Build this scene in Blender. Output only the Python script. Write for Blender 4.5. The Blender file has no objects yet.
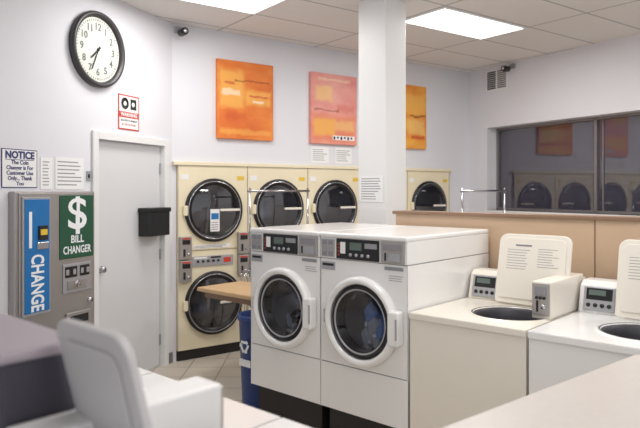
import bpy, bmesh, math, random
from mathutils import Matrix, Vector
random.seed(4)
scene = bpy.context.scene
try:
    scene.view_settings.view_transform = 'Standard'
except Exception:
    pass

# ------------------------------------------------------------------ materials
def lin(c):
    c = c/255.0
    return c/12.92 if c <= 0.04045 else ((c+0.055)/1.055)**2.4
def rgb(r, g, b): return (lin(r), lin(g), lin(b), 1)
def mat(name, col, rough=0.5, metal=0.0, noise=0.0, nscale=8.0, bump=0.0, bscale=60.0, emit=None, estr=0.0, coat=0.0, ior=None):
    m = bpy.data.materials.new(name); m.use_nodes = True
    nt = m.node_tree; p = nt.nodes['Principled BSDF']
    p.inputs['Base Color'].default_value = col
    p.inputs['Roughness'].default_value = rough
    p.inputs['Metallic'].default_value = metal
    if ior: p.inputs['IOR'].default_value = ior
    if coat: p.inputs['Coat Weight'].default_value = coat
    tc = nt.nodes.new('ShaderNodeTexCoord')
    if noise > 0:
        n = nt.nodes.new('ShaderNodeTexNoise'); n.inputs['Scale'].default_value = nscale; n.inputs['Detail'].default_value = 4
        nt.links.new(tc.outputs['Object'], n.inputs['Vector'])
        r = nt.nodes.new('ShaderNodeMix'); r.data_type = 'RGBA'
        r.inputs[6].default_value = tuple(c*(1-noise) for c in col[:3])+(1,)
        r.inputs[7].default_value = tuple(min(1, c*(1+noise)) for c in col[:3])+(1,)
        nt.links.new(n.outputs['Fac'], r.inputs[0]); nt.links.new(r.outputs[2], p.inputs['Base Color'])
    if bump > 0:
        n2 = nt.nodes.new('ShaderNodeTexNoise'); n2.inputs['Scale'].default_value = bscale
        nt.links.new(tc.outputs['Object'], n2.inputs['Vector'])
        b = nt.nodes.new('ShaderNodeBump'); b.inputs['Strength'].default_value = bump; b.inputs['Distance'].default_value = 0.01
        nt.links.new(n2.outputs['Fac'], b.inputs['Height']); nt.links.new(b.outputs['Normal'], p.inputs['Normal'])
    if emit:
        p.inputs['Emission Color'].default_value = emit; p.inputs['Emission Strength'].default_value = estr
    return m
def tile_mat(name, col, line, bw, bh, mortar, rough, bump=0.1, col2=None):
    m = bpy.data.materials.new(name); m.use_nodes = True
    nt = m.node_tree; p = nt.nodes['Principled BSDF']; p.inputs['Roughness'].default_value = rough
    tc = nt.nodes.new('ShaderNodeTexCoord'); br = nt.nodes.new('ShaderNodeTexBrick')
    br.offset = 0.0; br.squash = 1.0
    br.inputs['Color1'].default_value = col; br.inputs['Color2'].default_value = col2 or col
    br.inputs['Mortar'].default_value = line; br.inputs['Scale'].default_value = 1
    br.inputs['Mortar Size'].default_value = mortar; br.inputs['Mortar Smooth'].default_value = 0.2
    br.inputs['Brick Width'].default_value = bw; br.inputs['Row Height'].default_value = bh
    nt.links.new(tc.outputs['Object'], br.inputs['Vector']); nt.links.new(br.outputs['Color'], p.inputs['Base Color'])
    n2 = nt.nodes.new('ShaderNodeTexNoise'); n2.inputs['Scale'].default_value = 90
    nt.links.new(tc.outputs['Object'], n2.inputs['Vector'])
    b = nt.nodes.new('ShaderNodeBump'); b.inputs['Strength'].default_value = bump; b.inputs['Distance'].default_value = 0.01
    nt.links.new(n2.outputs['Fac'], b.inputs['Height']); nt.links.new(b.outputs['Normal'], p.inputs['Normal'])
    return m
def glass_mat(name, tint, fac=0.25, rough=0.03):
    m = bpy.data.materials.new(name); m.use_nodes = True
    nt = m.node_tree; nt.nodes.clear()
    o = nt.nodes.new('ShaderNodeOutputMaterial'); mx = nt.nodes.new('ShaderNodeMixShader')
    t = nt.nodes.new('ShaderNodeBsdfTransparent'); t.inputs[0].default_value = tint
    g = nt.nodes.new('ShaderNodeBsdfGlossy'); g.inputs['Roughness'].default_value = rough
    fr = nt.nodes.new('ShaderNodeFresnel'); fr.inputs[0].default_value = 1.5
    ad = nt.nodes.new('ShaderNodeMath'); ad.operation = 'MULTIPLY_ADD'; ad.inputs[1].default_value = 0.9; ad.inputs[2].default_value = fac*0.15
    nt.links.new(fr.outputs[0], ad.inputs[0]); nt.links.new(ad.outputs[0], mx.inputs[0])
    nt.links.new(t.outputs[0], mx.inputs[1]); nt.links.new(g.outputs[0], mx.inputs[2]); nt.links.new(mx.outputs[0], o.inputs[0])
    return m

M = {}
M['wall'] = mat('wall_paint', rgb(222, 222, 228), 0.65, noise=0.02, nscale=2, bump=0.08, bscale=80)
M['trimw'] = mat('white_trim', rgb(228, 228, 228), 0.4)
M['door'] = mat('door_paint', rgb(213, 214, 216), 0.45, noise=0.015, nscale=3)
M['white'] = mat('enamel_white', rgb(235, 234, 233), 0.25, noise=0.01, nscale=3, coat=0.3)
M['white2'] = mat('enamel_seam', rgb(140, 140, 144), 0.5)
M['beige'] = mat('enamel_beige', rgb(231, 225, 214), 0.3, noise=0.02, nscale=4, coat=0.2)
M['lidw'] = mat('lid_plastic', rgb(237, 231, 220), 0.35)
M['cream'] = mat('dryer_cream', rgb(233, 222, 193), 0.4, noise=0.02, nscale=5)
M['creamd'] = mat('dryer_cream_seam', rgb(150, 138, 108), 0.5)
M['black'] = mat('black_plastic', rgb(22, 22, 25), 0.35)
M['rubber'] = mat('black_rubber', rgb(24, 24, 26), 0.5)
M['dark'] = mat('dark_base', rgb(30, 26, 26), 0.6, noise=0.2, nscale=9)
M['steel'] = mat('stainless_steel', rgb(172, 168, 166), 0.4, 0.7, noise=0.08, nscale=3)
M['chrome'] = mat('chrome', rgb(190, 190, 195), 0.18, 1.0)
M['silver'] = mat('silver_plastic', rgb(172, 173, 178), 0.35, 0.4)
M['drum'] = mat('drum_steel', rgb(190, 190, 196), 0.4, 0.6)
M['drumd'] = mat('drum_dark', rgb(84, 84, 90), 0.45, 0.6)
M['hole'] = mat('dark_interior', rgb(14, 14, 18), 0.7)
M['glass'] = glass_mat('door_glass', (0.42, 0.43, 0.47, 1), 0.6)
M['glassl'] = glass_mat('washer_door_glass', (0.80, 0.81, 0.85, 1), 0.1)
M['wglass'] = mat('night_window_glass', rgb(64, 62, 76), 0.03, 0.0, ior=2.1)
M['wframe'] = mat('window_frame_aluminium', rgb(140, 136, 138), 0.4, 0.5)
M['tan'] = mat('tan_laminate', rgb(206, 178, 150), 0.45, noise=0.06, nscale=5)
M['tand'] = mat('tan_cap', rgb(140, 112, 90), 0.45)
M['wood'] = mat('table_wood', rgb(206, 172, 130), 0.4, noise=0.12, nscale=12)
M['counter'] = mat('counter_laminate', rgb(197, 190, 185), 0.35, noise=0.05, nscale=30)
M['blue'] = mat('bin_blue', rgb(30, 60, 122), 0.45)
M['cblue'] = mat('changer_blue', rgb(28, 112, 178), 0.4)
M['green'] = mat('changer_green', rgb(30, 82, 58), 0.45)
M['paper'] = mat('paper_white', rgb(236, 236, 236), 0.7)
M['ink'] = mat('ink_black', rgb(30, 30, 34), 0.7)
M['grey'] = mat('print_grey', rgb(150, 150, 155), 0.7)
M['skirt'] = mat('vinyl_base', rgb(120, 116, 116), 0.6)
M['red'] = mat('print_red', rgb(196, 62, 44), 0.6)
M['navy'] = mat('print_navy', rgb(44, 50, 110), 0.6)
M['txtw'] = mat('print_white', rgb(240, 242, 245), 0.6)
M['clockrim'] = mat('clock_rim', rgb(66, 64, 66), 0.35, 0.2)
M['clockface'] = mat('clock_face', rgb(212, 215, 206), 0.5)
M['clockin'] = mat('clock_numeral', rgb(104, 108, 104), 0.6)
M['yellow'] = mat('print_yellow', rgb(225, 190, 60), 0.5)
M['lcd'] = mat('lcd', rgb(96, 110, 104), 0.3)
M['greyplastic'] = mat('grey_plastic', rgb(140, 137, 143), 0.45)
M['lidgrey'] = mat('lid_grey_plastic', rgb(190, 187, 188), 0.45)
M['headtop'] = mat('meter_head_top', rgb(162, 152, 160), 0.45)
M['headdark'] = mat('meter_head_side', rgb(58, 56, 66), 0.5)
M['cloth_b'] = mat('cloth_blue', rgb(130, 165, 225), 0.9, noise=0.3, nscale=14)
M['cloth_g'] = mat('cloth_grey', rgb(170, 176, 190), 0.9, noise=0.3, nscale=14)
M['lens'] = mat('light_diffuser', rgb(255, 255, 255), 0.5, emit=(1, 0.99, 0.97, 1), estr=2.2)
M['ceil'] = tile_mat('ceiling_tile', rgb(226, 222, 219), rgb(176, 173, 172), 1.2, 0.6, 0.012, 0.8, 0.4)
M['floor'] = tile_mat('floor_tile', rgb(210, 201, 187), rgb(150, 140, 128), 0.305, 0.305, 0.006, 0.35, 0.05, rgb(200, 191, 177))

# ------------------------------------------------------------------ mesh builder
class B:
    def __init__(s, name):
        s.name = name; s.bm = bmesh.new(); s.mats = []
    def mi(s, m):
        m = M[m] if isinstance(m, str) else m
        if m not in s.mats: s.mats.append(m)
        return s.mats.index(m)
    def add(s, tb, m, smooth=False, mx=None):
        i = s.mi(m)
        if mx is not None: tb.transform(mx)
        for f in tb.faces: f.material_index = i; f.smooth = smooth
        me = bpy.data.meshes.new('t'); tb.to_mesh(me); tb.free()
        s.bm.from_mesh(me); bpy.data.meshes.remove(me)
    def box(s, x0, x1, y0, y1, z0, z1, m, bev=0.0, mx=None, seg=2):
        tb = bmesh.new(); bmesh.ops.create_cube(tb, size=1)
        for v in tb.verts:
            v.co = Vector((x0+(v.co.x+.5)*(x1-x0), y0+(v.co.y+.5)*(y1-y0), z0+(v.co.z+.5)*(z1-z0)))
        if bev > 0: bmesh.ops.bevel(tb, geom=tb.edges[:], offset=bev, segments=seg, affect='EDGES', profile=0.5)
        s.add(tb, m, False, mx)
    def prism(s, pts, d, m, bev=0.0, mx=None):
        tb = bmesh.new(); vs = [tb.verts.new(p) for p in pts]; f = tb.faces.new(vs)
        if d is not None:
            r = bmesh.ops.extrude_face_region(tb, geom=[f])
            for v in r['geom']:
                if isinstance(v, bmesh.types.BMVert): v.co += Vector(d)
        bmesh.ops.recalc_face_normals(tb, faces=tb.faces)
        if bev > 0: bmesh.ops.bevel(tb, geom=tb.edges[:], offset=bev, segments=2, affect='EDGES', profile=0.5)
        s.add(tb, m, False, mx)
    def lathe(s, prof, c, m, axis='-y', seg=48, smooth=True, mx=None):
        tb = bmesh.new(); rings = []
        for (r, h) in prof:
            if r < 1e-6: rings.append([tb.verts.new((0, 0, h))])
            else: rings.append([tb.verts.new((r*math.cos(2*math.pi*k/seg), r*math.sin(2*math.pi*k/seg), h)) for k in range(seg)])
        for a, b in zip(rings[:-1], rings[1:]):
            for k in range(seg):
                k2 = (k+1) % seg
                if len(a) == 1 and len(b) == 1: continue
                if len(a) == 1: tb.faces.new((a[0], b[k], b[k2]))
                elif len(b) == 1: tb.faces.new((a[k], b[0], a[k2]))
                else: tb.faces.new((a[k], b[k], b[k2], a[k2]))
        bmesh.ops.recalc_face_normals(tb, faces=tb.faces)
        R = Matrix.Identity(4)
        if axis == '-y': R = Matrix.Rotation(math.radians(90), 4, 'X')
        if axis == 'x': R = Matrix.Rotation(math.radians(90), 4, 'Y')
        tb.transform(Matrix.Translation(c) @ R)
        s.add(tb, m, smooth, mx)
    def tube(s, pts, r, m, seg=8, mx=None):
        for a, b in zip(pts[:-1], pts[1:]):
            a = Vector(a); b = Vector(b); d = b-a
            tb = bmesh.new(); bmesh.ops.create_cone(tb, cap_ends=True, segments=seg, radius1=r, radius2=r, depth=d.length)
            tb.transform(Matrix.Translation((a+b)/2) @ d.to_track_quat('Z', 'Y').to_matrix().to_4x4())
            s.add(tb, m, True, mx)
    def plate(s, u0, u1, v0, v1, cu, cv, r, fn, m, n=48, mx=None):
        tb = bmesh.new()
        ang = [2*math.pi*k/n for k in range(n)]
        for (u, v) in ((u0, v0), (u1, v0), (u1, v1), (u0, v1)):
            ang.append(math.atan2(v-cv, u-cu) % (2*math.pi))
        ang = sorted(set(round(a, 6) for a in ang))
        I = []; O = []
        for a in ang:
            c, sn = math.cos(a), math.sin(a)
            t = 1e9
            if c > 1e-9: t = min(t, (u1-cu)/c)
            if c < -1e-9: t = min(t, (u0-cu)/c)
            if sn > 1e-9: t = min(t, (v1-cv)/sn)
            if sn < -1e-9: t = min(t, (v0-cv)/sn)
            I.append(tb.verts.new(fn(cu+r*c, cv+r*sn))); O.append(tb.verts.new(fn(cu+t*c, cv+t*sn)))
        N = len(ang)
        for k in range(N):
            k2 = (k+1) % N; tb.faces.new((I[k], O[k], O[k2], I[k2]))
        s.add(tb, m, False, mx)
    def text(s, body, size, x, y, z, m, align='CENTER', rot=0.0, mx=None, ext=0.0006, bold=0.0, sx=1.0):
        cu = bpy.data.curves.new('txt', 'FONT'); cu.body = body; cu.size = size; cu.align_x = align; cu.align_y = 'CENTER'
        cu.extrude = ext; cu.resolution_u = 3; cu.offset = bold
        ob = bpy.data.objects.new('txt', cu); scene.collection.objects.link(ob)
        bpy.context.view_layer.update()
        me = bpy.data.meshes.new_from_object(ob.evaluated_get(bpy.context.evaluated_depsgraph_get()))
        bpy.data.objects.remove(ob); bpy.data.curves.remove(cu)
        tb = bmesh.new(); tb.from_mesh(me); bpy.data.meshes.remove(me)
        tb.transform(Matrix.Translation((x, y, z)) @ Matrix.Rotation(math.radians(90), 4, 'X') @ Matrix.Rotation(rot, 4, 'Z') @ Matrix.Diagonal((sx, 1, 1, 1)))
        s.add(tb, m, False, mx)
    def lines(s, x0, x1, z0, z1, n, y, m, ht=0.35, mx=None):
        p = (z1-z0)/n
        for k in range(n):
            zc = z1-(k+.5)*p; e = x1-(x1-x0)*random.uniform(0, .35)
            s.prism([(x0, y, zc-p*ht/2), (e, y, zc-p*ht/2), (e, y, zc+p*ht/2), (x0, y, zc+p*ht/2)], None, m, mx=mx)
    def done(s, loc=(0, 0, 0), rot=0.0):
        me = bpy.data.meshes.new(s.name); s.bm.to_mesh(me); s.bm.free()
        for m in s.mats: me.materials.append(m)
        ob = bpy.data.objects.new(s.name, me); scene.collection.objects.link(ob)
        ob.location = loc; ob.rotation_euler = (0, 0, math.radians(rot))
        return ob

# ------------------------------------------------------------------ frames (metres)
P0 = (-1.42, 5.967, 0)          # corner left wall / back wall
CR = (2.02, 8.495, 0)           # corner back wall / right wall
RB, RR, RL = 36.3, -60.0, 68.9  # wall rotations
IS = (0.498, 3.52, 0); RI = -42.0   # washer island
QF = (-0.029, 1.80, 0); RF = 138.0  # near washer row, facing away from the camera
CEIL = 3.25
def frame(o, rot): return Matrix.Translation(o) @ Matrix.Rotation(math.radians(rot), 4, 'Z')
def wpt(o, rot, x, y, z=0):
    return tuple(frame(o, rot) @ Vector((x, y, z)))

# ------------------------------------------------------------------ shell
room = [(-1.46, 6.0), (2.03, 8.56), (6.2, 1.4), (5.6, -2.2), (-4.2, -2.2), (-3.75, 0.3)]
b = B('floor'); b.prism([(x, y, -0.1) for x, y in room], (0, 0, 0.1), 'floor')
fl = b.done()
CT = (-0.591, 5.654, CEIL)
inv = frame(CT, RB).inverted()
b = B('ceiling'); b.prism([tuple(inv @ Vector((x, y, CEIL))) for x, y in room], (0, 0, 0.08), 'ceil')
b.done(CT, RB)
b = B('wall_left')
DX0, DX1, DH = -1.036, -0.145, 2.06
b.box(-6.2, DX0-0.0, 0, 0.14, 0, CEIL, 'wall'); b.box(DX1, 0.0, 0, 0.14, 0, CEIL, 'wall'); b.box(DX0, DX1, 0, 0.14, DH, CEIL, 'wall')
b.done(P0, RL)
b = B('door_1')
b.box(DX0+.002, DX1-.002, 0.03, 0.075, 0.01, DH-.002, 'door', 0.003)
b.lathe([(0, .05), (.022, .05), (.027, .035), (.02, .012), (.03, .008), (.03, 0)], (DX0+.07, .03, 1.0), 'chrome', seg=20)
for z in (.25, 1.05, 1.85): b.box(DX1-.02, DX1-.003, .018, .03, z-.05, z+.05, 'silver', .002)
b.done(P0, RL)
b = B('trim_1')
for x0, x1, z0, z1 in ((DX0-.065, DX0, 0, DH+.065), (DX1, DX1+.065, 0, DH+.065), (DX0, DX1, DH, DH+.065)):
    b.box(x0, x1, -0.022, 0.0, z0, z1, 'trimw', .004)
b.box(DX0-.01, DX0+.001, -0.02, .03, 0, DH, 'trimw'); b.box(DX1-.001, DX1+.01, -.02, .03, 0, DH, 'trimw')
b.done(P0, RL)
b = B('baseboard_left')
b.box(DX1+.066, -0.005, -.015, 0, 0, .1, 'skirt', .003); b.box(-6.1, DX0-.066, -.015, 0, 0, .1, 'skirt', .003)
b.done(P0, RL)
DT = 1.89
b = B('wall_back')
b.box(0, 4.29, 0, .14, DT+.035, CEIL, 'wall'); b.box(3.87, 4.29, 0, .14, 0, DT+.035, 'wall'); b.box(0, .045, 0, .14, 0, DT+.035, 'wall')
b.done(P0, RB)
b = B('trim_2'); b.box(.0, 3.9, -.045, .0, DT, DT+.035, 'cream', .004); b.done(P0, RB)
WX0, WX1, WZ0, WZ1 = .356, 3.7, 1.387, 2.466
b = B('wall_right')
b.box(0, WX0, 0, .24, 0, CEIL, 'wall'); b.box(WX1, 8, 0, .24, 0, CEIL, 'wall')
b.box(WX0, WX1, 0, .24, 0, WZ0, 'wall'); b.box(WX0, WX1, 0, .24, WZ1, CEIL, 'wall')
b.done(CR, RR)
b = B('window_1')
b.box(WX0, WX1, .20, .21, WZ0, WZ1, 'wglass')
for x in (WX0, 1.853-.02, WX1-.03): b.box(x, x+.03, .165, .2, WZ0, WZ1, 'wframe', .003)
b.box(1.92, 1.935, .185, .2, WZ0, WZ1, 'wframe', .003)
b.box(WX0, WX1, .165, .2, WZ0, WZ0+.03, 'wframe', .003); b.box(WX0, WX1, .165, .2, WZ1-.03, WZ1, 'wframe', .003)
b.done(CR, RR)
b = B('trim_3'); b.box(WX0-.02, WX1+.02, -.02, .165, WZ0-.03, WZ0, 'trimw', .004); b.done(CR, RR)
b = B('air_vent')
b.box(.35, .72, -.012, 0, 2.93, 3.215, 'trimw', .003)
for k in range(9):
    for (xa, xb) in ((.375, .52), (.55, .695)):
        z = 2.96+k*.0262; b.box(xa, xb, -.016, -.012, z, z+.017, 'ink' if xa < .5 else 'skirt')
b.done(CR, RR)

def panel(x0, y0, e=28):
    b = B('ceiling_light_panel')
    b.box(x0+.01, x0+1.19, y0+.01, y0+.59, -.012, 0, 'trimw', .002)
    b.box(x0+.04, x0+1.16, y0+.04, y0+.295, -.016, -.012, 'lens'); b.box(x0+.04, x0+1.16, y0+.305, y0+.56, -.016, -.012, 'lens')
    ob = b.done(CT, RB)
    L = bpy.data.lights.new('panel_lamp', 'AREA'); L.shape = 'RECTANGLE'; L.size = 1.1; L.size_y = .5; L.energy = e; L.color = (1, .98, .95)
    lo = bpy.data.objects.new('lamp', L); scene.collection.objects.link(lo); lo.parent = ob
    lo.location = (x0+.6, y0+.3, -.03)
for x0, y0, e in ((-1.2, -.6, 22), (1.2, -1.2, 30), (-1.2, -3.0, 25), (1.2, -3.6, 31), (-2.4, -5.4, 28), (1.2, -6.0, 32), (3.6, -3.6, 30)): panel(x0, y0, e)

b = B('support_pillar'); b.box(-.29, 0, 0, .29, 0, CEIL, 'trimw', .006); b.done((.541, 5.1, 0), RI)
b = B('pillar_notice')
b.box(-.27, -.03, -.004, -.001, 1.55, 1.77, 'paper')
b.lines(-.255, -.045, 1.565, 1.755, 9, -.0046, 'grey')
b.done((.541, 5.1, 0), RI)

# ------------------------------------------------------------------ dryers
def dryer(k):
    b = B('stacked_tumble_dryer')
    x0 = .05+k*.762; x1 = x0+.76; cx = (x0+x1)/2
    for zc, z0, z1 in ((1.45, 1.06, DT), (.53, .10, 1.06)):
        b.plate(x0, x1, z0, z1, cx, zc, .27, lambda u, v: (u, -.03, v), 'cream')
        b.lathe([(.27, 0), (.26, -.45), (0, -.45)], (cx, -.03, zc), 'drum')
        for a in range(3):
            R = Matrix.Translation((cx, 0, zc)) @ Matrix.Rotation(a*2.094+.5, 4, 'Y') @ Matrix.Translation((-cx, 0, -zc))
            b.box(cx-.02, cx+.02, .0, .38, zc-.26, zc-.2, 'drum', .006, mx=R)
        b.lathe([(.315, 0), (.315, .018), (.305, .028), (.285, .028), (.275, .02), (.25, .018), (.247, .0)], (cx, -.03, zc), 'black')
        b.lathe([(.289, .0285), (.285, .031), (.281, .0285)], (cx, -.03, zc), 'chrome')
        b.lathe([(.251, .012), (.15, .028), (0, .034)], (cx, -.03, zc), 'glass')
        b.box(cx+.05, cx+.27, -.075, -.05, zc-.012, zc+.012, 'lidw', .005)  # white bar over the door glass, standing in for a reflected light streak
        b.box(cx-.335, cx-.29, -.06, -.03, zc-.05, zc+.05, 'cream', .006)
        # stickers
        b.box(x0+.03, x0+.11, -.032, -.0302, zc+.30 if zc > 1 else zc+.27, zc+.35 if zc > 1 else zc+.31, 'paper'); b.box(x1-.12, x1-.04, -.032, -.0302, zc+.30 if zc > 1 else zc+.27, zc+.34 if zc > 1 else zc+.30, 'yellow')
    b.box(x0, x1, -.034, -.03, 1.055, 1.062, 'creamd'); b.box(x1-.003, x1+.002, -.033, -.02, .1, DT, 'creamd')
    b.box(x0+.14, x1-.17, -.042, -.03, .90, 1.0, 'silver', .003)
    for i in range(5): b.lathe([(0, .012), (.012, .012), (.013, 0)], (x0+.2+i*.055, -.042, .95), 'black', seg=12)
    b.box(x0+.16, x0+.30, -.0435, -.042, .975, .992, 'paper'); b.box(x0+.34, x0+.45, -.0435, -.042, .975, .992, 'ink')
    b.box(x0+.48, x0+.56, -.044, -.042, .925, .975, 'red')
    b.box(x0+.16, x1-.2, -.034, -.031, 1.075, 1.11, 'paper'); b.lines(x0+.17, x1-.22, 1.08, 1.105, 2, -.0345, 'ink', .3)
    for (xa, za, zb) in ((x0+.005, .98, 1.2), (x0+.005, .76, .97), (x1-.125, 1.0, 1.22), (x1-.125, .78, .99)):
        b.box(xa, xa+.12, -.075, -.03, za, zb, 'steel', .006)
        b.box(xa+.02, xa+.1, -.079, -.075, zb-.075, zb-.03, 'black')
        b.box(xa+.03, xa+.05, -.081, -.075, za+.03, za+.10, 'ink'); b.lathe([(0, .01), (.014, .01), (.015, 0)], (xa+.085, -.075, za+.05), 'chrome', seg=12)
        b.box(xa+.02, xa+.1, -.0795, -.0755, zb-.025, zb-.01, 'red')
    b.box(x0, x1, .44, .8, .1, DT, 'cream'); b.box(x0, x0+.004, -.03, .44, .1, DT, 'cream'); b.box(x0, x1, -.03, .44, DT-.004, DT, 'cream')
    b.box(x0, x1, -.015, .4, 0, .1, 'dark')
    if k == 0:
        b.box(cx-.06, cx+.04, -.072, -.068, 1.24, 1.46, 'paper'); b.box(cx-.05, cx+.03, -.0735, -.072, 1.36, 1.42, 'cblue'); b.lines(cx-.05, cx+.03, 1.25, 1.34, 4, -.0728, 'grey')
    b.done(P0, RB)
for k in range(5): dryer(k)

# ------------------------------------------------------------------ paintings (soft brushed patches, all procedural)
def paint_mat(name, cols, s, seed, x0, patches):
    m = bpy.data.materials.new(name); m.use_nodes = True; nt = m.node_tree; p = nt.nodes['Principled BSDF']; p.inputs['Roughness'].default_value = .6
    N = nt.nodes.new; Lk = nt.links.new
    tc = N('ShaderNodeTexCoord'); mp = N('ShaderNodeMapping'); mp.inputs['Location'].default_value = (seed, seed*2, seed*.7); mp.inputs['Scale'].default_value = (1, 1, 1.6)
    n = N('ShaderNodeTexNoise'); n.inputs['Scale'].default_value = s; n.inputs['Detail'].default_value = 6
    cr = N('ShaderNodeValToRGB'); e = cr.color_ramp.elements
    e[0].position = .3; e[0].color = cols[0]; e[1].position = .75; e[1].color = cols[2]; x = e.new(.52); x.color = cols[1]
    Lk(tc.outputs['Object'], mp.inputs[0]); Lk(mp.outputs[0], n.inputs['Vector']); Lk(n.outputs['Fac'], cr.inputs[0])
    n3 = N('ShaderNodeTexNoise'); n3.inputs['Scale'].default_value = 9; n3.inputs['Detail'].default_value = 5; Lk(mp.outputs[0], n3.inputs['Vector'])
    sb = N('ShaderNodeVectorMath'); sb.operation = 'SUBTRACT'; sb.inputs[1].default_value = (.5, .5, .5); Lk(n3.outputs['Color'], sb.inputs[0])
    sc = N('ShaderNodeVectorMath'); sc.operation = 'SCALE'; sc.inputs[3].default_value = .07; Lk(sb.outputs[0], sc.inputs[0])
    ad = N('ShaderNodeVectorMath'); ad.operation = 'ADD'; Lk(tc.outputs['Object'], ad.inputs[0]); Lk(sc.outputs[0], ad.inputs[1])
    sp = N('ShaderNodeSeparateXYZ'); Lk(ad.outputs[0], sp.inputs[0])
    cur = cr.outputs[0]
    def mth(op, a, b_):
        k = N('ShaderNodeMath'); k.operation = op
        for i, v in enumerate((a, b_)):
            if isinstance(v, (int, float)): k.inputs[i].default_value = v
            else: Lk(v, k.inputs[i])
        return k.outputs[0]
    for (a, c, d, f, col, soft, op) in patches:
        xa, xb, za, zb = x0+a*.655, x0+c*.655, 2.17+d*.795, 2.17+f*.795
        t = mth('MINIMUM', mth('MINIMUM', mth('SUBTRACT', sp.outputs[0], xa), mth('SUBTRACT', xb, sp.outputs[0])), mth('MINIMUM', mth('SUBTRACT', sp.outputs[2], za), mth('SUBTRACT', zb, sp.outputs[2])))
        k = N('ShaderNodeMapRange'); k.interpolation_type = 'SMOOTHSTEP'; k.inputs[1].default_value = -soft; k.inputs[2].default_value = soft; k.inputs[4].default_value = op
        Lk(t, k.inputs[0])
        mx = N('ShaderNodeMix'); mx.data_type = 'RGBA'; Lk(k.outputs[0], mx.inputs[0]); Lk(cur, mx.inputs[6]); mx.inputs[7].default_value = col; cur = mx.outputs[2]
    Lk(cur, p.inputs['Base Color'])
    return m
Yl = rgb(238, 178, 84); Yp = rgb(242, 204, 124); Or = rgb(222, 112, 44); Br = rgb(140, 66, 34); Pk = rgb(230, 158, 150); Rd = rgb(200, 76, 40); Cr_ = rgb(244, 222, 190)
def painting(x0, cols, seed, patches, dash=False):
    m = paint_mat('canvas_paint', cols, 2.6, seed, x0, patches)
    b = B('abstract_painting'); x1 = x0+.655; z0, z1 = 2.17, 2.965
    b.box(x0, x1, -.04, 0, z0, z1, m, .003)
    if dash:
        b.box(x0+.30, x0+.62, -.041, -.04, z0+.05, z0+.10, 'paper')
        for i in range(6):
            xx = x0+.31+i*.05; b.box(xx, xx+.026, -.0415, -.041, z0+.055+(i % 2)*.012, z0+.09, 'ink')
    b.done(P0, RB)
painting(.463, (rgb(212, 102, 38), rgb(226, 128, 52), rgb(234, 150, 70)), 1.3,
    [(.04, .46, .40, .90, Yl, .03, .7), (.5, .95, .45, .64, Yl, .022, .7), (.08, .9, .88, .97, Or, .03, .7), (.08, .40, .56, .63, Cr_, .010, .7), (.55, .92, .55, .575, Rd, .006, .8), (.62, .82, .48, .51, Cr_, .008, .8), (.05, .95, .06, .12, Yl, .015, .5), (.15, .5, .26, .34, Rd, .02, .4), (.3, .92, .74, .757, Br, .005, .7), (.12, .3, .70, .73, Rd, .006, .7)])
painting(1.612, (rgb(222, 140, 132), rgb(230, 160, 150), rgb(238, 184, 166)), 5.2,
    [(.02, .98, .02, .42, Or, .06, .6), (.05, .5, .12, .36, Yl, .03, .8), (.5, .92, .2, .34, Yp, .03, .5), (.1, .45, .62, .82, Yp, .03, .6), (.55, .95, .46, .56, Rd, .03, .4), (.15, .85, .90, .93, Cr_, .01, .5), (.05, .6, .47, .49, Br, .006, .6)], True)
painting(2.765, (rgb(214, 112, 40), rgb(232, 156, 62), rgb(240, 192, 88)), 7.7,
    [(.3, .95, .55, .85, Yl, .04, .8), (.5, .95, .22, .45, Yp, .04, .6), (.55, .98, .5, .53, Br, .008, .8), (.6, .95, .15, .2, Rd, .01, .8)])
def notice(name, fr, rot, x0, x1, z0, z1, n=9, pairs=None):
    b = B(name)
    for (a, c) in (pairs or [(x0, x1)]):
        b.box(a, c, -.004, -.001, z0, z1, 'paper'); b.lines(a+.02, c-.02, z0+.02, z1-.02, n, -.0046, 'grey', .3)
    b.done(fr, rot)
notice('posted_notices', P0, RB, 0, 0, 1.955, 2.135, 6, [(1.637, 1.885), (1.975, 2.222)])
notice('price_sheet', P0, RL, -1.622, -1.51, 1.655, 1.885, 8); notice('posted_flyer', P0, RL, -1.481, -1.19, 1.655, 1.895, 7)

def seccam(fr, rot, x, z):
    b = B('security_camera')
    b.box(x-.04, x+.04, -.03, 0, z+.01, z+.07, 'silver', .004); b.tube([(x, -.03, z+.04), (x, -.09, z+.02)], .01, 'silver')
    b.lathe([(0, .05), (.032, .05), (.036, .03), (.036, -.05), (0, -.055)], (x, -.13, z), 'black', seg=20)
    b.lathe([(0, .054), (.015, .053), (.02, .05)], (x, -.13, z), 'chrome', seg=16)
    b.done(fr, rot)
seccam(P0, RB, .06, 3.15); seccam(CR, RR, .80, 3.16)

# ------------------------------------------------------------------ left wall items
b = B('hanging_clock'); c = (-1.046, 0, 2.773)
b.lathe([(.30, 0), (.305, .03), (.297, .05), (.28, .052), (.262, .04), (.256, .02)], c, 'clockrim', seg=64)
b.lathe([(.26, .018), (0, .018)], c, 'clockface', seg=64)
for k in range(60):
    a = math.radians(k*6)
    R = Matrix.Translation((c[0], 0, c[2])) @ Matrix.Rotation(a, 4, 'Y')
    b.box(-.0015 if k % 5 else -.004, .0015 if k % 5 else .004, -.0205, -.0185, .228, .242, 'clockin', mx=R)
for k in range(1, 13):
    a = math.radians(k*30); b.text(str(k), .08, c[0]+.18*math.sin(a), -.0195, c[2]+.18*math.cos(a), 'clockin', bold=.001)
for a, l, w in ((227, .11, .006), (204, .18, .004)):
    R = Matrix.Translation((c[0], 0, c[2])) @ Matrix.Rotation(math.radians(a), 4, 'Y')
    b.box(-w, w, -.028, -.025, -.03, l, 'ink', mx=R)
b.lathe([(0, .031), (.012, .03), (.012, .02)], c, 'ink', seg=16)
b.done(P0, RL)

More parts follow.
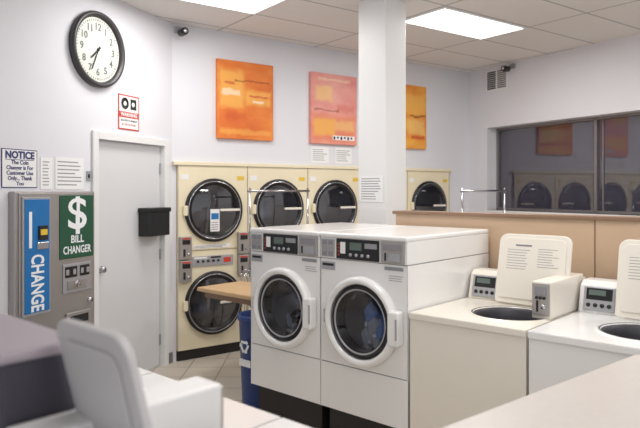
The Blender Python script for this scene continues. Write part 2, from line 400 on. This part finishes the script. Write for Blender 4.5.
b = B('warning_sign')
x0, x1, z0, z1 = -.781, -.505, 2.165, 2.465; xc = (x0+x1)/2
b.box(x0, x1, -.004, 0, z0, z1, 'red', .0)
b.box(x0+.012, x1-.012, -.005, -.004, z0+.012, z1-.012, 'paper')
b.lathe([(.05, .001), (.05, 0), (0, .0012)], (x0+.085, -.005, z1-.075), 'ink', seg=24); b.box(xc+.02, x1-.04, -.006, -.005, z1-.12, z1-.03, 'ink')
b.lathe([(.02, .001), (0, .0014)], (x0+.085, -.0052, z1-.075), 'paper', seg=16); b.lathe([(.02, .001), (0, .0014)], (xc+.055, -.0058, z1-.075), 'paper', seg=16)
b.box(x0+.012, x1-.012, -.006, -.005, z0+.105, z0+.155, 'red'); b.text('WARNING', .045, xc, -.0065, z0+.13, 'txtw', bold=.001)
b.text('SECURITY CAMERAS', .024, xc, -.006, z0+.08, 'ink'); b.text('IN USE 24 HOURS', .024, xc, -.006, z0+.045, 'red')
b.done(P0, RL)

b = B('notice_sign')
x0, x1, z0, z1 = -1.955, -1.652, 1.665, 1.93; xc = (x0+x1)/2
b.box(x0, x1, -.004, 0, z0, z1, 'navy'); b.box(x0+.006, x1-.006, -.005, -.004, z0+.006, z1-.006, 'paper')
b.text('NOTICE', .068, xc, -.0065, z1-.042, 'navy', bold=.0025); b.box(x0+.03, x1-.03, -.0055, -.005, z1-.075, z1-.071, 'navy')
for i, t in enumerate(('The Coin', 'Changer is For', 'Customer Use', 'Only... Thank', 'You')):
    b.text(t, .038, xc, -.006, z1-.092-i*.036, 'navy', bold=.0008)
b.done(P0, RL)

b = B('coin_changer_machine')
x0, x1, z0, z1 = -1.9, -1.13, .5, 1.64
b.box(x0, x1, -.06, -.0, z0, z1, 'steel', .008); b.box(x0+.03, x1-.02, -.068, -.06, z0+.03, z1-.012, 'steel', .004)
b.box(-1.85, -1.6, -.078, -.068, .78, 1.60, 'silver', .003); b.box(-1.835, -1.615, -.082, -.078, .80, 1.585, 'cblue', .002)
b.text('CHANGE', .155, -1.73, -.083, 1.005, 'txtw', rot=-math.pi/2, bold=.004, sx=.62)
b.box(-1.72, -1.64, -.095, -.082, 1.30, 1.40, 'ink', .003); b.box(-1.71, -1.65, -.098, -.095, 1.335, 1.375, 'yellow'); b.box(-1.80, -1.775, -.084, -.082, 1.25, 1.5, 'txtw')
b.box(-1.73, -1.63, -.09, -.082, 1.235, 1.285, 'chrome', .003)
b.box(-1.51, -1.16, -.074, -.068, 1.14, 1.61, 'green', .002)
b.text('$', .34, -1.335, -.0755, 1.465, 'txtw', bold=.004, sx=1.2)
b.text('BILL', .08, -1.335, -.0755, 1.28, 'txtw', bold=.0015, sx=.95); b.text('CHANGER', .08, -1.335, -.0755, 1.20, 'txtw', bold=.0015, sx=.76)
b.box(-1.48, -1.19, -.076, -.068, .885, 1.10, 'silver', .004)
b.box(-1.46, -1.34, -.08, -.076, 1.0, 1.08, 'black', .003); b.box(-1.31, -1.21, -.08, -.076, 1.0, 1.08, 'black', .003)
for xx in (-1.44, -1.37, -1.29, -1.23): b.box(xx-.015, xx+.015, -.083, -.08, 1.02, 1.06, 'silver', .002)
b.box(-1.44, -1.24, -.082, -.076, .91, .975, 'steel', .004); b.lathe([(.03, .003), (.02, .012), (0, .002)], (-1.34, -.082, .942), 'chrome', seg=20)
b.box(-1.45, -1.2, -.085, -.068, .62, .74, 'steel', .01); b.box(-1.42, -1.23, -.087, -.085, .65, .71, 'ink')
b.lathe([(0, .02), (.02, .02), (.022, 0)], (-1.2, -.068, .8), 'chrome', seg=16)
b.done(P0, RL)

b = B('key_drop_box')   # black drop box on the door face
b.box(-.475, -.175, -.10, .028, 1.235, 1.46, 'black', .01); b.box(-.485, -.165, -.11, .028, 1.45, 1.49, 'black', .008)
b.box(-.43, -.22, -.112, -.11, 1.462, 1.475, 'rubber')
b.done(P0, RL)
b = B('light_switch'); b.box(-1.16, -1.11, -.006, 0, 1.72, 1.80, 'silver', .002); b.box(-1.143, -1.127, -.012, -.006, 1.745, 1.775, 'ink', .002); b.done(P0, RL)

# ------------------------------------------------------------------ front-load washers
def front_loader(xo, cloth):
    b = B('front_load_washer'); W = .66; D = .98; Z0 = .28; Z1 = 1.384; cx, cz = .335, .862
    T = Matrix.Translation((xo, 0, 0))
    ZL = 1.218
    b.plate(0, W, .572, ZL, cx, cz, .23, lambda u, v: (u, 0, v), 'white', mx=T)
    b.box(0.0, W, 0, .02, Z0, .566, 'white', .004, mx=T)
    b.box(.003, W-.003, .006, .03, .56, .58, 'white2', mx=T)
    b.box(0, .004, 0, D, Z0, ZL, 'white', mx=T); b.box(W-.004, W, 0, D, Z0, ZL, 'white', mx=T)
    b.box(0, W, D-.01, D, Z0, ZL, 'white', mx=T); b.box(0, W, .02, D, Z0, Z0+.01, 'white', mx=T)
    b.box(.004, W-.004, .004, D-.01, ZL-.008, ZL+.004, 'white2', mx=T)
    b.box(0, W, -.004, D, ZL+.004, Z1-.03, 'white', .005, mx=T)
    b.box(-.002, W+.002, -.014, D, Z1-.032, Z1, 'white', .012, mx=T, seg=3)
    b.lathe([(.2, 0), (.205, -.03), (.23, -.05), (.24, -.32), (0, -.34)], (cx, 0, cz), 'drum', mx=T)
    for a in range(3):
        R = T @ Matrix.Translation((cx, 0, cz)) @ Matrix.Rotation(a*2.094+.2, 4, 'Y')
        b.box(-.025, .025, .08, .30, -.235, -.17, 'silver', .01, mx=R)
    for rr_ in (.06, .11, .16, .2):
        n = int(rr_*120)
        for i in range(n):
            a = 2*math.pi*i/n; b.lathe([(.006, .001), (0, .001)], (cx+rr_*math.cos(a), .318, cz+rr_*math.sin(a)), 'hole', seg=6, mx=T)
    b.lathe([(.232, -.02), (.226, .02), (.19, .022), (.178, .01), (.18, -.05)], (cx, 0, cz), 'rubber', mx=T)
    b.lathe([(.268, 0), (.272, .02), (.264, .045), (.248, .055), (.232, .05), (.224, .035), (.222, .01)], (cx, 0, cz), 'white', seg=64, mx=T)
    b.lathe([(.223, .036), (.2, .034), (.19, .028), (.15, -.005), (.1, -.025), (0, -.035)], (cx, 0, cz), 'glassl', mx=T)
    b.lathe([(.196, .034), (.191, .038), (.186, .03)], (cx, 0, cz), 'silver', mx=T)
    b.box(cx+.225, cx+.30, -.068, -.002, cz-.10, cz+.10, 'white', .014, mx=T, seg=3)
    b.box(cx+.285, cx+.297, -.072, -.066, cz-.06, cz+.06, 'silver', .002, mx=T)
    b.box(cx-.29, cx-.25, -.03, -.002, cz-.045, cz+.045, 'silver', .006, mx=T)
    b.box(.012, .12, -.010, -.003, 1.232, 1.342, 'silver', .003, mx=T)
    for i in range(2):
        for j in range(3): b.box(.022+i*.05, .06+i*.05, -.014, -.009, 1.24+j*.034, 1.266+j*.034, 'steel' if j % 2 else 'greyplastic', .003, mx=T)
    b.box(.135, .465, -.010, -.003, 1.226, 1.350, 'black', .004, mx=T)
    b.box(.245, .335, -.012, -.0095, 1.285, 1.33, 'lcd', mx=T); b.box(.17, .21, -.012, -.0095, 1.26, 1.33, 'paper', mx=T)
    for i in range(4): b.lathe([(0, .006), (.010, .005), (.011, 0)], (.25+i*.045, -.010, 1.255), 'silver', seg=12, mx=T)
    b.box(.36, .45, -.012, -.0095, 1.30, 1.33, 'grey', mx=T)
    for j in range(4): b.box(.15, .16, -.012, -.0095, 1.245+j*.022, 1.255+j*.022, 'red', mx=T)
    b.box(.48, .645, -.016, -.003, 1.226, 1.350, 'steel', .005, mx=T); b.box(.50, .625, -.018, -.016, 1.30, 1.335, 'greyplastic', .002, mx=T)
    b.box(.51, .52, -.019, -.016, 1.24, 1.285, 'ink', mx=T); b.box(.54, .62, -.021, -.016, 1.238, 1.285, 'silver', .003, mx=T)
    b.lines(.53, .64, 1.12, 1.16, 3, -.002, 'grey', .25, mx=T); b.box(.50, .63, -.003, -.0005, 1.185, 1.205, 'grey', mx=T)
    b.box(.01, .12, -.004, -.0005, 1.15, 1.20, 'silver', .001, mx=T); b.box(.02, .11, -.005, -.004, 1.175, 1.19, 'ink', mx=T)
    for i in range(14 if cloth else 5):
        tb = bmesh.new(); bmesh.ops.create_icosphere(tb, subdivisions=3, radius=.065 if cloth else .06)
        ph = random.uniform(0, 9)
        for v in tb.verts: v.co *= 1+.25*math.sin(v.co.x*60+ph)*math.cos(v.co.z*55+ph)+.1*math.sin(v.co.y*90)
        if cloth: pos = (cx+random.uniform(-.02, .11), .105+random.uniform(0, .06), cz-.12+random.uniform(0, .19))
        else: pos = (cx+random.uniform(-.08, .1), .16+random.uniform(0, .06), cz-.15+random.uniform(0, .04))
        tb.transform(Matrix.Translation(pos))
        b.add(tb, random.choice(['cloth_b', 'cloth_b', 'cloth_g', 'paper'] if cloth else ['cloth_g', 'rubber']), True, T)
    b.box(.03, W-.03, .05, D-.02, 0, Z0, 'dark', mx=T)
    b.done(IS, RI)
front_loader(-.662, True); front_loader(-1.328, False)

b = B('partition_half_wall')
b.box(-.80, 4.2, 1.02, 1.13, 0, 1.465, 'tan'); b.box(-.82, 4.2, 1.0, 1.15, 1.465, 1.49, 'tand', .004)
for x in (.68, 1.36, 2.05): b.box(x, x+.006, 1.016, 1.02, 0, 1.465, 'tand')
b.done(IS, RI)

# ------------------------------------------------------------------ top-load washers
def top_loader(org, rot, xo, body='beige', ang=-12, lidm='lidw', back='greyplastic', lx=(.22, .66), head=False, opened=True):
    b = B('top_load_washer'); W = .68; D = .85; H = .96
    T = Matrix.Translation((xo, 0, 0)); ox, oy, orr = .44, .34, .205
    b.box(.02, W-.02, .04, D-.02, 0, .09, 'dark', mx=T)
    b.box(0, W, 0.0, .012, .07, H-.03, body, .003, mx=T); b.box(0, .01, .005, D, .07, H-.03, body, mx=T); b.box(W-.01, W, .005, D, .07, H-.03, body, mx=T)
    b.box(0, W, D-.01, D, .07, H-.03, 'silver', mx=T)
    b.plate(.0, W, -.008, D, ox, oy, orr, lambda u, v: (u, v, H), body, mx=T)
    b.box(-.001, W+.001, -.010, .004, H-.035, H-.0005, body, .004, mx=T); b.box(-.001, .008, 0, D, H-.035, H-.0005, body, mx=T); b.box(W-.008, W+.001, 0, D, H-.035, H-.0005, body, mx=T)
    b.lathe([(orr+.02, .001), (orr+.012, .006), (orr, .004), (orr-.01, -.02), (orr-.02, -.06), (orr-.02, -.45), (.06, -.47), (.055, -.1), (.03, -.07), (0, -.07)], (ox, oy, H), 'drumd', axis='z', mx=T)
    b.lathe([(orr+.025, 0), (orr+.015, .007), (orr-.002, .003), (orr-.006, -.03)], (ox, oy, H), body, axis='z', mx=T)
    LT_ = T @ Matrix.Translation((0, .59, H+.012)) @ Matrix.Rotation(math.radians(ang if opened else 90), 4, 'X')
    def rr(x0, x1, z0, z1, r, n=5):
        o = []
        for (cx_, cz_, a0) in ((x1-r, z1-r, 0), (x0+r, z1-r, 90), (x0+r*.4, z0+r*.4, 180), (x1-r*.4, z0+r*.4, 270)):
            q = r if a0 < 180 else r*.4
            for i in range(n+1):
                a = math.radians(a0+90*i/n); o.append((cx_+q*math.cos(a), cz_+q*math.sin(a)))
        return o
    l0, l1 = lx
    b.prism([(x, 0, z) for x, z in rr(l0, l1, 0, .42, .05)], (0, .018, 0), lidm, .004, mx=LT_)
    b.prism([(x, 0, z) for x, z in rr(l0+.025, l1-.025, .03, .395, .04)], (0, -.008, 0), lidm, .003, mx=LT_)
    b.prism([(x, .018, z) for x, z in rr(l0+.04, l1-.04, .04, .38, .03)], (0, .006, 0), lidm, .003, mx=LT_)
    if opened and l0 < .3:
        b.lines(.28, .44, .2, .33, 8, -.0086, 'grey', .2, mx=LT_); b.lines(.47, .6, .22, .34, 8, -.0086, 'grey', .2, mx=LT_)
        b.box(.33, .43, -.0095, -.0085, .345, .355, 'greyplastic', mx=LT_)
    prof = [(.66, H), (.70, H+.15), (.74, H+.175), (D, H+.175), (D, H)]
    b.prism([(.0+.004, y, z) for y, z in prof], (W-.008, 0, 0), body, .004, mx=T)
    b.box(.01, W-.01, D-.002, D+.004, H-.02, H+.165, back, .002, mx=T)
    CM = T @ Matrix.Translation((0, .66, H)) @ Matrix.Rotation(math.radians(-14.9), 4, 'X')
    b.box(.03, .2, -.012, 0, .015, .15, 'silver', .004, mx=CM); b.box(.045, .185, -.015, -.011, .075, .14, 'black', .002, mx=CM)
    b.box(.06, .15, -.017, -.0145, .10, .13, 'lcd', mx=CM)
    for i in range(4): b.lathe([(0, .006), (.011, .005), (.012, 0)], (.06+i*.037, -.012, .045), 'black', seg=12, mx=CM)
    b.box(.575, .68, .31, .80, H, H+.20, body, .008, mx=T)
    b.box(.58, .675, .302, .312, H+.02, H+.19, 'steel', .003, mx=T)
    b.box(.595, .66, .298, .303, H+.13, H+.175, 'greyplastic', .002, mx=T); b.box(.605, .615, .297, .303, H+.04, H+.1, 'ink', mx=T)
    b.lathe([(0, .014), (.012, .014), (.014, 0)], (.645, .302, H+.07), 'chrome', seg=14, mx=T)
    for i in range(3): b.lathe([(0, .006), (.008, .005), (.009, 0)], (.607+i*.02, .299, H+.115), 'ink', seg=10, mx=T)
    if head:
        b.box(.0, .60, .63, .80, H+.10, H+.33, 'headdark', .008, mx=T); b.box(-.008, .61, .62, .81, H+.325, H+.35, 'headtop', .008, mx=T)
    b.done(org, rot)
top_loader(IS, RI, .012); top_loader(IS, RI, .705, 'white'); top_loader(IS, RI, 1.398, 'white')
top_loader(QF, RF, -.56, 'white', -14, 'lidgrey', 'greyplastic', lx=(.37, .66))
top_loader(QF, RF, .13, 'white', -12, 'lidw', 'headdark', head=True, opened=False)
top_loader(QF, RF, .82, 'white', -12, 'lidw', 'greyplastic')
top_loader(QF, RF, 1.51, 'white', -12, 'lidw', 'greyplastic', opened=False)

b = B('folding_counter')
b.box(0, 1.30, -.85, 0, .915, .96, 'counter', .012, seg=3); b.box(.03, 1.28, -.82, -.03, .08, .915, 'white', .004); b.box(.08, 1.25, -.78, -.08, 0, .08, 'dark')
b.done((.333, 1.80, 0), 39.6)

b = B('folding_table')
b.box(-2.46, -1.332, .379, .88, .765, .80, 'wood', .006); b.box(-2.40, -1.334, .42, .84, .715, .765, 'tand')
for y in (.66, .84): b.tube([(-1.40, y, 0), (-1.40, y, .72)], .018, 'silver', 10)
b.tube([(-1.40, .84, .3), (-2.2, .84, .715)], .014, 'silver', 10); b.tube([(-1.40, .66, .3), (-2.2, .66, .715)], .014, 'silver', 10)
b.done(IS, RI)

b = B('recycling_bin')
b.lathe([(0, 0.005), (.135, 0.005), (.14, .02), (.165, .66), (.175, .665), (.175, .70), (.165, .705), (.155, .70), (.13, .03), (0, .03)], (0, 0, 0), 'blue', axis='z', seg=36)
for k in range(3):
    R = Matrix.Rotation(math.radians(-12), 4, 'Z') @ Matrix.Translation((0, -.1625, .48)) @ Matrix.Rotation(k*2.094, 4, 'Y')
    b.prism([(-.035, 0, .022), (.02, 0, .022), (.02, 0, .012), (.042, 0, .031), (.02, 0, .05), (.02, 0, .04), (-.035, 0, .04)], (0, -.004, 0), 'txtw', mx=R)
b.box(-.06, .06, -.162, -.15, .33, .38, 'txtw', mx=Matrix.Rotation(math.radians(-12), 4, 'Z'))
b.done((-.455, 4.77, 0), -30)

def cart(o, rot, L=.68, Dp=.36, h=1.67):
    b = B('laundry_cart')
    r = .011
    for x in (0, L): b.tube([(x, 0, .85), (x, 0, h)], r, 'chrome', 10)
    b.tube([(-.02, 0, h-.03), (L+.02, 0, h-.03)], r, 'chrome', 10)
    for z in (.45, .62, .85):
        b.tube([(0, -Dp/2, z), (L, -Dp/2, z), (L, Dp/2, z), (0, Dp/2, z), (0, -Dp/2, z)], .007, 'chrome')
    n = 12
    for i in range(n+1):
        x = L*i/n; b.tube([(x, -Dp/2, .85), (x, -Dp/2, .45), (x, Dp/2, .45), (x, Dp/2, .85)], .003, 'chrome', 6)
    for i in range(6):
        y = -Dp/2+Dp*i/5; b.tube([(0, y, .85), (0, y, .45), (L, y, .45), (L, y, .85)], .003, 'chrome', 6)
    for x in (.04, L-.04):
        for y in (-Dp/2+.02, Dp/2-.02):
            b.tube([(x, y, .45), (x, y, .09)], .009, 'chrome')
            b.lathe([(0, .012), (.045, .012), (.045, -.012), (0, -.012)], (x, y, .045), 'rubber', axis='x', seg=18)
    b.tube([(.04, -Dp/2+.02, .14), (L-.04, -Dp/2+.02, .14), (L-.04, Dp/2-.02, .14), (.04, Dp/2-.02, .14), (.04, -Dp/2+.02, .14)], .008, 'chrome')
    b.done(o, rot)
cart(wpt(P0, RB, .615, -.42)[:2]+(0,), RB, .68, .34)
cart((1.44, 6.3, 0), RB, .68, .4)

# ------------------------------------------------------------------ world, camera
w = bpy.data.worlds.new('World'); scene.world = w; w.use_nodes = True
bg = w.node_tree.nodes['Background']; bg.inputs[0].default_value = (.93, .95, 1, 1); bg.inputs[1].default_value = .85
cd = bpy.data.cameras.new('Camera'); cam = bpy.data.objects.new('Camera', cd); scene.collection.objects.link(cam)
cam.location = (0, 0, 1.65); cam.rotation_euler = (math.radians(90), 0, 0)
cd.lens = 35; cd.sensor_width = 36; cd.shift_y = -24/640; cd.clip_start = .05
cd.dof.use_dof = True; cd.dof.focus_distance = 4.3; cd.dof.aperture_fstop = 2.4
scene.camera = cam
